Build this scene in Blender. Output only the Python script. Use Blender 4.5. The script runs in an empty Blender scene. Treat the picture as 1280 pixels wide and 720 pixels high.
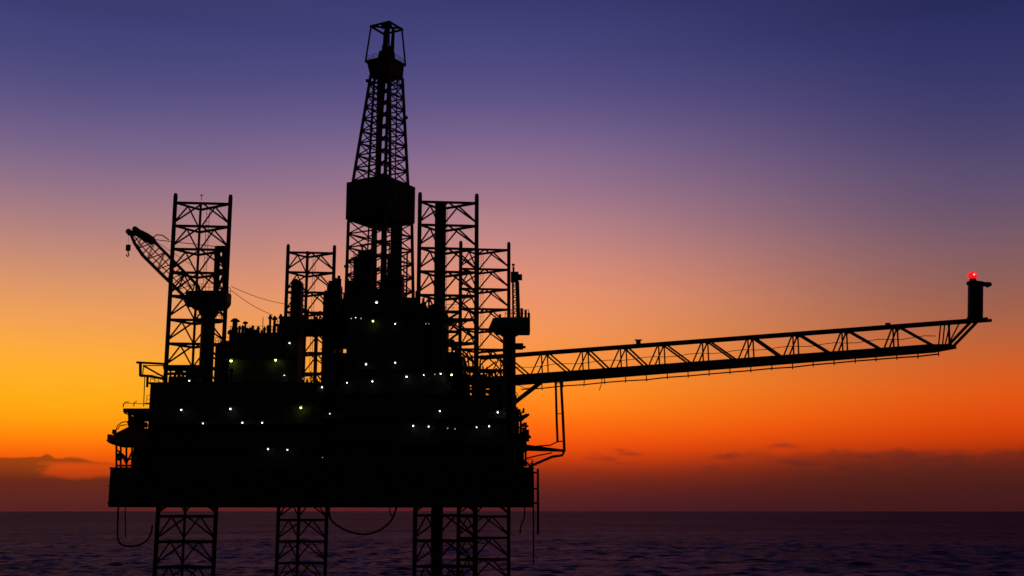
import bpy, math, random
import numpy as np
from mathutils import Vector, Matrix

random.seed(7)
S = bpy.context.scene
COL = S.collection
R = math.radians

# ------------------------------------------------------------------ camera
F, PITCH, EYE = 1460.0, R(10.7), 13.0
cam_d = bpy.data.cameras.new('camera'); cam = bpy.data.objects.new('camera', cam_d); COL.objects.link(cam)
cam_d.sensor_width = 36; cam_d.lens = 36*F/1280
cam.location = (0, 0, EYE); cam.rotation_euler = (math.pi/2+PITCH, 0, 0)
cam_d.clip_start = 1; cam_d.clip_end = 200000
S.camera = cam

def ray(px, py):
    x, y = (px-640)/F, (360-py)/F
    return x, math.cos(PITCH)-y*math.sin(PITCH), math.sin(PITCH)+y*math.cos(PITCH)
def P(px, py, Y):
    """the point at depth Y that stands where the photo shows (px, py)"""
    x, dy, dz = ray(px, py); t = Y/dy
    return Vector((x*t, Y, EYE+dz*t))
def X_(px, py, Y): return P(px, py, Y).x
def Z_(py, Y): return P(640, py, Y).z

# ------------------------------------------------------------------ materials
def lin(c): return tuple(((v/255)/12.92 if v/255 <= .04045 else ((v/255+.055)/1.055)**2.4) for v in c)
def paint(name, col, rust=.25, rough=.55, scale=1.2, metallic=0.0):
    m = bpy.data.materials.new(name); m.use_nodes = True
    nt = m.node_tree; n = nt.nodes; L = nt.links; b = n['Principled BSDF']
    tc = n.new('ShaderNodeTexCoord')
    n1 = n.new('ShaderNodeTexNoise'); n1.inputs['Scale'].default_value = scale; n1.inputs['Detail'].default_value = 8
    n2 = n.new('ShaderNodeTexNoise'); n2.inputs['Scale'].default_value = scale*7; n2.inputs['Detail'].default_value = 6
    L.new(tc.outputs['Object'], n1.inputs['Vector']); L.new(tc.outputs['Object'], n2.inputs['Vector'])
    cr = n.new('ShaderNodeValToRGB'); cr.color_ramp.elements[0].position = .55-rust*.4; cr.color_ramp.elements[1].position = .75
    cr.color_ramp.elements[0].color = (*col, 1); cr.color_ramp.elements[1].color = (.045, .022, .012, 1)
    L.new(n1.outputs['Fac'], cr.inputs['Fac'])
    mx = n.new('ShaderNodeMixRGB'); mx.blend_type = 'MULTIPLY'; mx.inputs['Fac'].default_value = .45
    L.new(cr.outputs['Color'], mx.inputs['Color1']); L.new(n2.outputs['Fac'], mx.inputs['Color2'])
    L.new(mx.outputs['Color'], b.inputs['Base Color'])
    rr = n.new('ShaderNodeMapRange'); rr.inputs['To Min'].default_value = rough-.12; rr.inputs['To Max'].default_value = rough+.25
    L.new(n2.outputs['Fac'], rr.inputs['Value']); L.new(rr.outputs['Result'], b.inputs['Roughness'])
    b.inputs['Metallic'].default_value = metallic
    bp = n.new('ShaderNodeBump'); bp.inputs['Strength'].default_value = .25; bp.inputs['Distance'].default_value = .03
    L.new(n2.outputs['Fac'], bp.inputs['Height']); L.new(bp.outputs['Normal'], b.inputs['Normal'])
    return m
def glow(name, col, s):
    m = bpy.data.materials.new(name); m.use_nodes = True
    b = m.node_tree.nodes['Principled BSDF']
    b.inputs['Base Color'].default_value = (*col, 1)
    b.inputs['Emission Color'].default_value = (*col, 1); b.inputs['Emission Strength'].default_value = s
    return m
M = dict(
    hull=paint('hull_paint', (.05, .05, .055), .35, .6, .5),
    steel=paint('leg_steel', (.07, .07, .07), .4, .6, .8),
    grey=paint('grey_paint', (.10, .10, .10), .2, .6, 1.0),
    house=paint('deckhouse_paint', (.09, .09, .085), .2, .65, .7),
    dark=paint('dark_steel', (.035, .035, .037), .15, .6, 1.5),
    orange=paint('lifeboat_orange', (.30, .07, .02), .1, .5, 1.5),
    yellow=paint('crane_paint', (.11, .085, .03), .3, .55, 1.2),
    rubber=paint('hose_rubber', (.02, .02, .02), 0, .7, 3),
    glass=paint('window_glass', (.02, .025, .03), 0, .3, 3),
    cool=glow('lamp_bulb_white', lin((236, 240, 208)), 8.0),
    cool_globe=glow('lamp_globe_white', lin((200, 215, 205)), .22), green_globe=glow('lamp_globe_green', lin((170, 205, 70)), .45), dim_globe=glow('lamp_globe_dim', lin((150, 165, 150)), .10),
    dim=glow('lamp_glass_dim', lin((190, 205, 180)), 1.2),
    green=glow('lamp_glass_green', lin((195, 232, 90)), 26.0),
    red=glow('beacon_glass_red', lin((255, 16, 22)), 1.3),
    redcore=glow('beacon_core_red', lin((255, 90, 90)), 6),
)

# ------------------------------------------------------------------ mesh builder
class MB:
    def __init__(s): s.v = []; s.f = []
    def tube(s, p, q, r, n=6, r2=None):
        p, q = Vector(p), Vector(q); d = (q-p)
        if d.length < 1e-6: return s
        d.normalize(); a = d.orthogonal().normalized(); b = d.cross(a); r2 = r if r2 is None else r2
        i0 = len(s.v)
        for c, rr in ((p, r), (q, r2)):
            for k in range(n):
                t = 2*math.pi*k/n; s.v.append(c+(a*math.cos(t)+b*math.sin(t))*rr)
        for k in range(n): s.f.append((i0+k, i0+(k+1) % n, i0+n+(k+1) % n, i0+n+k))
        s.f.append(tuple(i0+k for k in range(n))[::-1]); s.f.append(tuple(i0+n+k for k in range(n)))
        return s
    def path(s, pts, r, n=8):
        """one continuous tube along a polyline"""
        pts = [Vector(p) for p in pts]; i0 = len(s.v); prev = None
        for i, c in enumerate(pts):
            d = (pts[min(i+1, len(pts)-1)]-pts[max(i-1, 0)]).normalized()
            a = d.orthogonal().normalized() if prev is None else (prev-d*prev.dot(d)).normalized()
            prev = a; b = d.cross(a)
            for k in range(n):
                t = 2*math.pi*k/n; s.v.append(c+(a*math.cos(t)+b*math.sin(t))*r)
        for i in range(len(pts)-1):
            for k in range(n):
                s.f.append((i0+i*n+k, i0+i*n+(k+1) % n, i0+(i+1)*n+(k+1) % n, i0+(i+1)*n+k))
        s.f.append(tuple(i0+k for k in range(n))[::-1]); e = i0+(len(pts)-1)*n; s.f.append(tuple(e+k for k in range(n)))
        return s
    def box(s, a, b, rot=None, piv=None):
        (x0, y0, z0), (x1, y1, z1) = a, b; i0 = len(s.v)
        c = [Vector(p) for p in ((x0,y0,z0),(x1,y0,z0),(x1,y1,z0),(x0,y1,z0),(x0,y0,z1),(x1,y0,z1),(x1,y1,z1),(x0,y1,z1))]
        if rot:
            m = Matrix.Rotation(rot, 3, 'Z'); piv = Vector(piv); c = [m@(p-piv)+piv for p in c]
        s.v += c
        for f in ((0,3,2,1),(4,5,6,7),(0,1,5,4),(1,2,6,5),(2,3,7,6),(3,0,4,7)): s.f.append(tuple(i0+k for k in f))
        return s
    def prism(s, poly, z0, z1, poly2=None):
        i0 = len(s.v); n = len(poly)
        s.v += [Vector((x, y, z0)) for x, y in poly]+[Vector((x, y, z1)) for x, y in (poly2 or poly)]
        for k in range(n): s.f.append((i0+k, i0+(k+1) % n, i0+n+(k+1) % n, i0+n+k))
        s.f.append(tuple(i0+k for k in range(n))[::-1]); s.f.append(tuple(i0+n+k for k in range(n)))
        return s
    def lathe(s, c, prof, n=16):
        c = Vector(c); i0 = len(s.v)
        for r, z in prof:
            for k in range(n):
                t = 2*math.pi*k/n; s.v.append(c+Vector((r*math.cos(t), r*math.sin(t), z)))
        for i in range(len(prof)-1):
            for k in range(n): s.f.append((i0+i*n+k, i0+i*n+(k+1) % n, i0+(i+1)*n+(k+1) % n, i0+(i+1)*n+k))
        s.f.append(tuple(i0+k for k in range(n))[::-1]); e = i0+(len(prof)-1)*n; s.f.append(tuple(e+k for k in range(n)))
        return s
    def build(s, name, mat, parent=None, smooth=False, bevel=0):
        me = bpy.data.meshes.new(name)
        o = bpy.data.objects.new(name, me); COL.objects.link(o)
        vs = s.v
        if parent is not None:
            off = parent_origin(parent); vs = [v-off for v in vs]
        me.from_pydata([tuple(v) for v in vs], [], s.f); me.materials.append(M[mat]); me.update()
        if smooth:
            for p in me.polygons: p.use_smooth = True
        if parent is not None: o.parent = parent
        if bevel:
            b = o.modifiers.new('bevel', 'BEVEL'); b.width = bevel; b.segments = 2; b.limit_method = 'ANGLE'
        return o
def parent_origin(o):
    v = Vector((0, 0, 0))
    while o is not None: v += o.location; o = o.parent
    return v
def tag(o, label, cat, group=None, kind=None):
    if label: o['label'] = label
    if cat: o['category'] = cat
    if group: o['group'] = group
    if kind: o['kind'] = kind
    return o
def thing(name, loc, label, cat, group=None):
    o = bpy.data.objects.new(name, None); COL.objects.link(o); o.location = loc; o.empty_display_size = .5
    return tag(o, label, cat, group)
def sphere_prof(r, h=None, n=8):
    h = h or r
    return [(max(r*math.sin(math.pi*i/n), r*.02), -h*math.cos(math.pi*i/n)) for i in range(n+1)]

def railing(mb, pts, closed=False, h=1.1, step=2.0, r=.045):
    pts = [Vector(p) for p in pts]
    seg = list(zip(pts, pts[1:]+([pts[0]] if closed else [])))
    if not closed: seg = seg[:len(pts)-1]
    for a, b in seg:
        n = max(1, round((b-a).length/step))
        for k in range(n+1):
            p = a.lerp(b, k/n); mb.tube(p, p+Vector((0, 0, h)), r, 4)
        for hh in (h, h*.5): mb.tube(a+Vector((0, 0, hh)), b+Vector((0, 0, hh)), r*.8, 4)

# ------------------------------------------------------------------ sea
def build_sea():
    az_f = np.radians(np.arange(-34, 34.01, .065))
    az_c = np.radians(np.arange(38, 323, 6.0))
    az = np.concatenate([az_f, az_c]); na = len(az)
    r_in = np.array([2, 12, 30, 55, 80.0]); r_m = 100*np.power(3500/100, np.linspace(0, 1, 520)); r_o = np.array([4500, 5500, 6500, 8000, 9500, 11000, 12000, 13000, 14000, 16000, 20000, 30000, 60000.])
    rr = np.concatenate([r_in, r_m, r_o]); nr = len(rr)
    A, RR = np.meshgrid(az, rr)
    X, Y = RR*np.sin(A), RR*np.cos(A); Z = np.zeros_like(X)
    rng = np.random.RandomState(3)
    for k in range(110):
        lam = 2.6*math.pow(10/2.6, rng.rand()) if k < 102 else 18+22*rng.rand()
        th = R(194)+rng.randn()*.46                       # running towards the camera, a little from the left
        kx, ky = math.sin(th)*2*math.pi/lam, math.cos(th)*2*math.pi/lam
        amp = (.0088*lam**.75 if k < 102 else .035)*(.6+.8*rng.rand())
        fade = np.exp(-(RR/(lam*120))**2)
        ph = kx*X+ky*Y+rng.rand()*6.283
        s = np.sin(ph)
        Z += amp*fade*(s+.22*np.cos(2*ph))
    # slow patches of rougher and calmer water
    Z *= .95+.12*np.sin(X*.011+1.3)*np.sin(Y*.017+.4)
    Z -= RR**2/(2*6.371e6)                                # the sea falls away with the curve of the earth
    v = np.stack([X, Y, Z], -1).reshape(-1, 3)
    v = np.concatenate([v, [[0, 0, 0]]]); c = len(v)-1
    i = np.arange(nr-1)[:, None]; j = np.arange(na)[None, :]; j2 = (j+1) % na
    q = np.stack([i*na+j, (i+1)*na+j, (i+1)*na+j2, i*na+j2], -1).reshape(-1, 4)[:, ::-1]
    t = np.stack([np.full(na, c), np.arange(na), (np.arange(na)+1) % na], -1)[:, ::-1]
    me = bpy.data.meshes.new('sea')
    nl = q.size+t.size; nf = len(q)+len(t)
    me.vertices.add(len(v)); me.vertices.foreach_set('co', v.astype(np.float32).ravel())
    me.loops.add(nl); me.loops.foreach_set('vertex_index', np.concatenate([q.ravel(), t.ravel()]).astype(np.int32))
    me.polygons.add(nf)
    me.polygons.foreach_set('loop_start', np.concatenate([np.arange(len(q))*4, q.size+np.arange(len(t))*3]).astype(np.int32))
    me.polygons.foreach_set('use_smooth', np.ones(nf, bool))
    me.update(calc_edges=True); me.validate()
    o = bpy.data.objects.new('sea', me); COL.objects.link(o)
    tag(o, 'dark choppy open sea under the rig reaching the horizon', 'sea', kind='structure')
    m = bpy.data.materials.new('sea_water'); m.use_nodes = True; nt = m.node_tree; n = nt.nodes; L = nt.links; b = n['Principled BSDF']
    b.inputs['Base Color'].default_value = (.004, .0035, .005, 1); b.inputs['Roughness'].default_value = .22; b.inputs['IOR'].default_value = 1.333
    tc = n.new('ShaderNodeTexCoord'); mp = n.new('ShaderNodeMapping'); mp.inputs['Scale'].default_value = (.55, 1.0, 1.0); mp.inputs['Rotation'].default_value = (0, 0, R(8))
    L.new(tc.outputs['Object'], mp.inputs['Vector'])
    last = None
    for sc, dist, st in ((2.2, .10, 1.0), (1.0, .2, 1.0), (.4, .5, 1.0), (.12, 1.6, 1.0), (.03, 4.5, .8)):
        nz = n.new('ShaderNodeTexNoise'); nz.inputs['Scale'].default_value = sc; nz.inputs['Detail'].default_value = 4; nz.inputs['Roughness'].default_value = .55
        L.new(mp.outputs['Vector'], nz.inputs['Vector'])
        bp = n.new('ShaderNodeBump'); bp.inputs['Distance'].default_value = dist; bp.inputs['Strength'].default_value = st
        L.new(nz.outputs['Fac'], bp.inputs['Height'])
        if last: L.new(last.outputs['Normal'], bp.inputs['Normal'])
        last = bp
    # water: deep dark body, reflection weighted by the angle of the wave facet; steep unresolved ripples cap it at grazing view
    n.remove(b); out = n['Material Output']
    df = n.new('ShaderNodeBsdfDiffuse'); df.inputs['Color'].default_value = (.012, .010, .022, 1)
    gl = n.new('ShaderNodeBsdfGlossy'); gl.inputs['Color'].default_value = (.74, .62, .90, 1); gl.inputs['Roughness'].default_value = .33
    lw = n.new('ShaderNodeLayerWeight'); lw.inputs['Blend'].default_value = .5
    mr = n.new('ShaderNodeMapRange'); mr.inputs['From Min'].default_value = 0; mr.inputs['From Max'].default_value = 1.0
    mr.inputs['To Min'].default_value = .012; mr.inputs['To Max'].default_value = .31
    mx = n.new('ShaderNodeMixShader')
    for x in (gl, lw): L.new(last.outputs['Normal'], x.inputs['Normal'])
    
    lg = n.new('ShaderNodeLayerWeight'); lg.inputs['Blend'].default_value = .5
    mk = n.new('ShaderNodeMapRange'); mk.inputs['From Min'].default_value = .93; mk.inputs['From Max'].default_value = .995; mk.inputs['To Min'].default_value = 1.0; mk.inputs['To Max'].default_value = .62
    mu = n.new('ShaderNodeMath'); mu.operation = 'MULTIPLY'
    L.new(lg.outputs['Facing'], mk.inputs['Value']); pw = n.new('ShaderNodeMath'); pw.operation = 'POWER'; pw.inputs[1].default_value = 5.0; L.new(lw.outputs['Facing'], pw.inputs[0]); L.new(pw.outputs[0], mr.inputs['Value'])
    L.new(mk.outputs['Result'], mu.inputs[0]); L.new(mr.outputs['Result'], mu.inputs[1]); 
    wn = n.new('ShaderNodeTexNoise'); wn.inputs['Scale'].default_value = .012; wn.inputs['Detail'].default_value = 5
    wm = n.new('ShaderNodeMapping'); wm.inputs['Scale'].default_value = (.35, 1.0, 1.0); L.new(tc.outputs['Object'], wm.inputs['Vector']); L.new(wm.outputs['Vector'], wn.inputs['Vector'])
    wr = n.new('ShaderNodeMapRange'); wr.inputs['From Min'].default_value = .3; wr.inputs['From Max'].default_value = .7; wr.inputs['To Min'].default_value = .68; wr.inputs['To Max'].default_value = 1.3
    m2 = n.new('ShaderNodeMath'); m2.operation = 'MULTIPLY'; L.new(wn.outputs['Fac'], wr.inputs['Value']); L.new(wr.outputs['Result'], m2.inputs[0]); L.new(mu.outputs[0], m2.inputs[1]); L.new(m2.outputs[0], mx.inputs[0])
    L.new(df.outputs[0], mx.inputs[1]); L.new(gl.outputs[0], mx.inputs[2]); L.new(mx.outputs[0], out.inputs['Surface'])
    me.materials.append(m)
build_sea()

# ------------------------------------------------------------------ hull
HY0, HY1 = 168.0, 226.0
HX0, HX1, HZ0, HZ1 = X_(136, 610, HY0), X_(667, 610, HY0), Z_(634, HY0), Z_(584, HY0)
def build_hull():
    t = thing('platform_hull', ((HX0+HX1)/2, 196, HZ0), 'broad flat black barge hull carrying the whole rig above the sea', 'hull')
    poly = [(HX0, HY0), (HX1, HY0), (HX1, HY1-14), (HX1-12, HY1), (HX0+12, HY1), (HX0, HY1-14)]
    MB().prism(poly, HZ0, HZ1-.25).build('hull_body', 'hull', t, bevel=.12)
    mb = MB(); off = .05
    p2 = [(HX0-off, HY0-off), (HX1+off, HY0-off), (HX1+off, HY1-14), (HX1-12, HY1+off), (HX0+12, HY1+off), (HX0-off, HY1-14)]
    mb.prism(p2, HZ1-.25, HZ1).build('main_deck', 'dark', t)
    for zz in (HZ0+.5, HZ0+2.9):
        mb = MB(); mb.prism([(x, y) for x, y in p2], zz, zz+.22).build('rubbing_strake', 'hull', t)
    mb = MB(); railing(mb, [(HX0+6, HY0+.1, HZ1), (HX1-.1, HY0+.1, HZ1), (HX1-.1, HY1-14, HZ1)], step=2.4); mb.build('railing', 'grey', t)
    for k in range(5):
        x = HX0+6+k*11.8
        MB().tube((x, HY0-.3, HZ0+3.4), (x, HY0-.3, HZ1-.6), .12, 8).build('drain_pipe', 'dark', t)
    return t
build_hull()

# ------------------------------------------------------------------ legs
def leg_tower(cx, cy, W, ztop, label, thick=.42):
    t = thing('leg_tower', (cx, cy, -4), label, 'leg', 'lattice legs of the rig')
    offs = [(-.443, -.21), (.557, -.11), (-.11, .32)]          # left, right, far chord
    ch = [Vector((cx+a*W+W*-.057, cy+b*W, 0)) for a, b in offs]
    rs = [.27, .27, thick]
    for i, (c, r) in enumerate(zip(ch, rs)):
        o = MB().tube((c.x, c.y, -4), (c.x, c.y, ztop+(1.0 if i < 2 else -.1)), r, 10)
        # toothed rack plate on both sides
        o.box((c.x-r-.05, c.y-.07, -4), (c.x+r+.05, c.y+.07, ztop+.7))
        o.build('chord', 'steel', t)
    lm = MB(); lx = ch[2].x+.9 if W > 8.8 else ch[2].x+1.4; ly = ch[2].y-.6
    for dx in (-.22, .22): lm.tube((lx+dx, ly, HZ1), (lx+dx, ly, ztop-.6), .04, 4)
    z = HZ1
    while z < ztop-1: lm.tube((lx-.22, ly, z), (lx+.22, ly, z), .03, 4); z += .6
    lm.build('ladder', 'steel', t)
    bay = 3.74; n = int((ztop+4)/bay)
    faces = [(0, 1), (1, 2), (2, 0)]
    for k in range(n+1):
        z = ztop-.5-k*bay
        for a, b in faces:
            pa, pb = ch[a]+Vector((0, 0, z)), ch[b]+Vector((0, 0, z))
            m = MB().tube(pa, pb, .21, 6)
            m.build('horizontal_brace', 'steel', t)
            if k < n:
                mid = pa.lerp(pb, .5); lo = Vector((0, 0, -bay+.55))
                m = MB().tube(mid, pa+lo, .14, 6).tube(mid, pb+lo, .14, 6)
                m.build('diagonal_brace', 'steel', t)
    return t
def leg_from(pxl, pxr, py, Y, label, thick):
    xl, xr = X_(pxl, py, Y-1.9), X_(pxr, py, Y-1.0); W = xr-xl
    leg_tower((xl+xr)/2, Y, W, Z_(py, Y-2.5), label, thick)
leg_from(219, 288, 248, 180.5, 'tall lattice leg at the left end, with the crane boom passing through it', .14)
leg_from(525, 596, 247, 180.5, 'tall lattice leg just right of the derrick with a thick dark chord', .86)
leg_from(360, 418, 311, 213, 'short lattice leg left of the derrick, between the crane and the exhaust tower', .22)
leg_from(576, 636, 307, 213, 'short lattice leg at the right, partly behind the tall one beside the derrick', .28)

# ------------------------------------------------------------------ derrick
def build_derrick():
    Y = 191.0
    st = []                                               # py, left px, right px
    for py, l, r in ((398, 433, 516), (279, 437, 514), (226, 443, 509), (96, 464, 502.5)):
        xl, xr = X_(l, py, Y), X_(r, py, Y); st.append(((xl+xr)/2, (xr-xl)/1.366, Z_(py, Y)))
    cx0 = st[0][0]
    t = thing('drilling_derrick', (cx0, Y, st[0][2]), 'tall tapering drilling derrick with a boxed-in middle rising above everything', 'derrick')
    AL = R(-30)
    def corner(c, w, z, i, k=1.0):
        sx, sy = ((-1, -1), (1, -1), (1, 1), (-1, 1))[i]
        x, y = sx*w/2*k, sy*w/2*k
        return Vector((c+x*math.cos(AL)-y*math.sin(AL), Y+x*math.sin(AL)+y*math.cos(AL), z))
    def at(z):
        for (a, b) in zip(st, st[1:]):
            if z <= b[2]+1e-6:
                f = (z-a[2])/(b[2]-a[2]); return a[0]+(b[0]-a[0])*f, a[1]+(b[1]-a[1])*f
        return st[-1][0], st[-1][1]
    for i in range(4):
        MB().path([corner(c, w, z, i) for c, w, z in st], .27, 8).build('corner_post', 'steel', t)
    zs = []; z = st[0][2]
    while z < st[-1][2]-.5: zs.append(z); z += 2.35*(.75+.25*at(z)[1]/8)
    zs.append(st[-1][2])
    for z0, z1 in zip(zs, zs[1:]):
        c0, w0 = at(z0); c1, w1 = at(z1)
        m = MB()
        for i in range(4): m.tube(corner(c0, w0, z0, i), corner(c0, w0, z0, (i+1) % 4), .13, 5)
        m.build('girt_ring', 'steel', t)
        for i in range(4):
            m = MB().tube(corner(c0, w0, z0, i), corner(c1, w1, z1, (i+1) % 4), .12, 5)
            m.tube(corner(c0, w0, z0, (i+1) % 4), corner(c1, w1, z1, i), .12, 5).build('cross_brace', 'steel', t)
    # boxed-in racking level
    zb0, zb1 = Z_(277, Y), Z_(231, Y); xl, xr = X_(434, 255, Y), X_(518, 255, Y)
    bc, bw = (xl+xr)/2, (xr-xl)/1.366
    m = MB(); poly = [tuple(corner(bc, bw, 0, i)[:2]) for i in range(4)]; m.prism(poly, zb0, zb1)
    wl = m.build('racking_enclosure', 'dark', t, bevel=.06)
    m = MB()
    for i in range(4):
        a, b = corner(bc, bw+.12, 0, i), corner(bc, bw+.12, 0, (i+1) % 4)
        for k in range(1, 9):
            p = a.lerp(b, k/9); m.tube((p.x, p.y, zb0+.1), (p.x, p.y, zb1-.1), .07, 4)
    m.build('cladding_rib', 'dark', wl)
    # crown
    zc0, zc1, zc2 = Z_(97, Y), Z_(79, Y), Z_(74, Y)
    c, w = at(zc0); cc = (X_(457, 76, Y)+X_(507, 76, Y))/2; cw = (X_(507, 76, Y)-X_(457, 76, Y))/1.366
    pa = [tuple(corner(c, w*1.02, 0, i)[:2]) for i in range(4)]; pb = [tuple(corner(cc, cw*.9, 0, i)[:2]) for i in range(4)]
    pc = [tuple(corner(cc, cw, 0, i)[:2]) for i in range(4)]
    MB().prism(pa, zc0, zc1-.2, pb).build('crown_block', 'dark', t)
    fl = MB().prism(pc, zc1-.2, zc1+.15).build('crown_platform', 'dark', t)
    m = MB(); railing(m, [corner(cc, cw*.97, zc1+.15, i) for i in range(4)], True, h=.8, step=1.5); m.build('railing', 'steel', fl)
    # gin pole frame on the crown
    zt = Z_(35, Y); tc_, tw = (X_(464.5, 35, Y)+X_(502, 35, Y))/2, (X_(502, 35, Y)-X_(464.5, 35, Y))/1.366
    fr = MB()
    for i in range(4): fr.tube(corner(cc, cw*.97, zc1, i), corner(tc_, tw, zt, i), .16, 6)
    for i in range(4): fr.tube(corner(tc_, tw*1.04, zt, i), corner(tc_, tw*1.04, zt, (i+1) % 4), .2, 6)
    fr.tube(corner(tc_, tw, zt, 0), corner(tc_, tw, zt+.25, 2), .18, 6).tube(corner(tc_, tw, zt, 1), corner(tc_, tw, zt+.25, 3), .18, 6)
    fr.build('gin_pole_frame', 'steel', t)
    MB().box((tc_-.9, Y-.9, zt+.2), (tc_+.9, Y+.9, zt+.65)).build('frame_cap', 'dark', t)
    m = MB().tube((tc_-.5, Y, zc1), (tc_+.1, Y, zt-.1), .62, 8, .3)
    m.tube((tc_+1.0, Y-.2, zc1), (tc_+1.2, Y-.2, zt-.3), .4, 8, .26); m.tube((tc_-1.9, Y, zc1), (tc_-.2, Y, zc1+3.0), .12, 5).tube((tc_-1.4, Y, zc1+.1), (tc_-.9, Y, zc1+2.2), .3, 6)
    m.box((tc_-1.1, Y-.6, zc1+.5), (tc_+1.5, Y+.6, zc1+1.8)); m.box((tc_-.7, Y-.5, zc1+1.8), (tc_+.8, Y+.5, zc1+3.0))
    m.build('crown_sheave_stack', 'dark', t)
    # guide rails, travelling block and racked pipe
    z0 = st[0][2]
    m = MB()
    for dx in (-.9, .8): m.box((bc+dx-.16, Y-.2, z0), (bc+dx+.16, Y+.2, zc0))
    m.build('guide_rail', 'dark', t)
    m = MB(); zz = Z_(335, Y); x = X_(492, 330, Y)
    m.box((x-1.0, Y-.8, zz-3), (x+1.0, Y+.8, zz+2)).tube((x, Y, zz+2), (x, Y, zc0), .12, 6)
    m.build('travelling_block', 'dark', t)
    m = MB()
    for i in range(9):
        for j in range(3):
            px = 478+i*2.9
            if i in (2, 3): continue
            x = X_(px, 330, Y); m.tube((x, Y-1.5+j*.8, z0), (x, Y-1.5+j*.8, zb0+.5), .13, 6)
    m.build('racked_pipe', 'dark', t)
    m = MB(); x = X_(466, 330, Y); m.tube((x, Y-2.2, z0), (x+.35, Y-2.2, zb0), .36, 8).tube((x-.9, Y-2.2, z0), (x-.5, Y-2.2, zb0), .14, 6)
    m.build('standpipe', 'dark', t)
    m = MB(); x = X_(480, 160, Y); m.tube((bc-.4, Y-1.0, zb1), (bc-.2, Y-1.0, zc0), .42, 8).tube((bc-2.1, Y-1.0, zb1), (bc-1.5, Y-.6, zc0), .22, 6)
    m.tube((bc+1.6, Y-1.0, zb1), (bc+1.2, Y-1.0, zc0), .26, 8)
    m.build('standpipe', 'dark', t)
    rn = random.Random(31)
    for k in range(14):
        px = rn.uniform(437, 512); a = P(px, 396, Y-1); b = P(px+rn.uniform(-1, 1), rn.uniform(300, 372), Y-1); MB().tube((a.x, Y+rn.uniform(-3, 3), a.z), (a.x, Y+rn.uniform(-3, 3), b.z), rn.uniform(.06, .16), 6).build('service_pipe', 'dark', t)
    # little brackets with lights and winches on the outside
    for px, py in ((507, 147), (460, 101), (433, 333)):
        p = P(px, py, Y-1); MB().box((p.x-.35, p.y-.3, p.z-.2), (p.x+.35, p.y+.3, p.z+.2)).tube((p.x, p.y, p.z), (p.x+(-1.3 if px > 470 else 1.3), p.y+1, p.z), .07, 5).build('bracket', 'steel', t)
build_derrick()

# ------------------------------------------------------------------ blocks of the superstructure
def block(name, label, cat, px0, px1, ptop, pbot, Y0, depth, mat='house', windows=0, storeys=0, rail=True, roofstuff=0, seed=0, pyref=None, group=None):
    pm = pyref or (ptop+pbot)/2
    x0, x1, z0, z1 = X_(px0, pm, Y0), X_(px1, pm, Y0), Z_(pbot, Y0), Z_(ptop, Y0)
    if pbot >= 583: z0 = HZ1-.05
    t = thing(name, ((x0+x1)/2, Y0+depth/2, z0), label, cat, group)
    MB().box((x0, Y0, z0), (x1, Y0+depth, z1-.2)).build('wall', mat, t, bevel=.05)
    rf = MB().box((x0-.35, Y0-.35, z1-.2), (x1+.35, Y0+depth+.35, z1)).build('roof', 'dark', t)
    if rail:
        m = MB(); railing(m, [(x0, Y0, z1), (x1, Y0, z1), (x1, Y0+depth, z1), (x0, Y0+depth, z1)], True); m.build('railing', 'grey', rf)
    n = storeys
    for k in range(1, n):
        z = z0+(z1-z0)*k/n
        wk = MB().box((x0-.3, Y0-1.3, z-.12), (x1+.3, Y0-.002, z)).build('walkway', 'dark', t)
        m = MB(); railing(m, [(x0, Y0-1.25, z), (x1, Y0-1.25, z)]); m.build('railing', 'grey', wk)
    if windows:
        rnd = random.Random(seed)
        for k in range(max(n, 1)):
            zb = z0+(z1-z0)*k/max(n, 1)+1.3; cnt = int((x1-x0)/windows)
            for j in range(cnt):
                x = x0+(j+.5)*(x1-x0)/cnt
                if rnd.random() < .25: continue
                if rnd.random() < .2:
                    MB().box((x-.45, Y0-.05, zb-1.25), (x+.45, Y0+.02, zb+.75)).build('door', 'grey', t); continue
                w = MB().box((x-.42, Y0-.06, zb), (x+.42, Y0+.02, zb+.9)).build('window', 'grey', t)
                MB().box((x-.33, Y0-.08, zb+.09), (x+.33, Y0-.055, zb+.81)).build('pane', 'glass', w)
    rnd = random.Random(seed+50)
    for k in range(roofstuff):
        x, y = rnd.uniform(x0+1, x1-1), rnd.uniform(Y0+.8, Y0+depth-1)
        q = rnd.random(); m = MB()
        if q < .4:
            w, h = rnd.uniform(.5, 1.6), rnd.uniform(.6, 1.8); m.box((x-w, y-.7, z1), (x+w, y+.7, z1+h)); m.build('roof_unit', 'grey', rf)
        elif q < .8:
            h = rnd.uniform(1.2, 2.6); m.lathe((x, y, z1), [(.16, 0), (.16, h), (.42, h+.05), (.42, h+.3), (.2, h+.45)], 8); m.build('vent', 'grey', rf)
        else:
            h = rnd.uniform(2, 3.6); m.tube((x, y, z1), (x, y, z1+h), .06, 5); m.build('mast', 'grey', rf)
    return t, (x0, x1, z0, z1)

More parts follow.
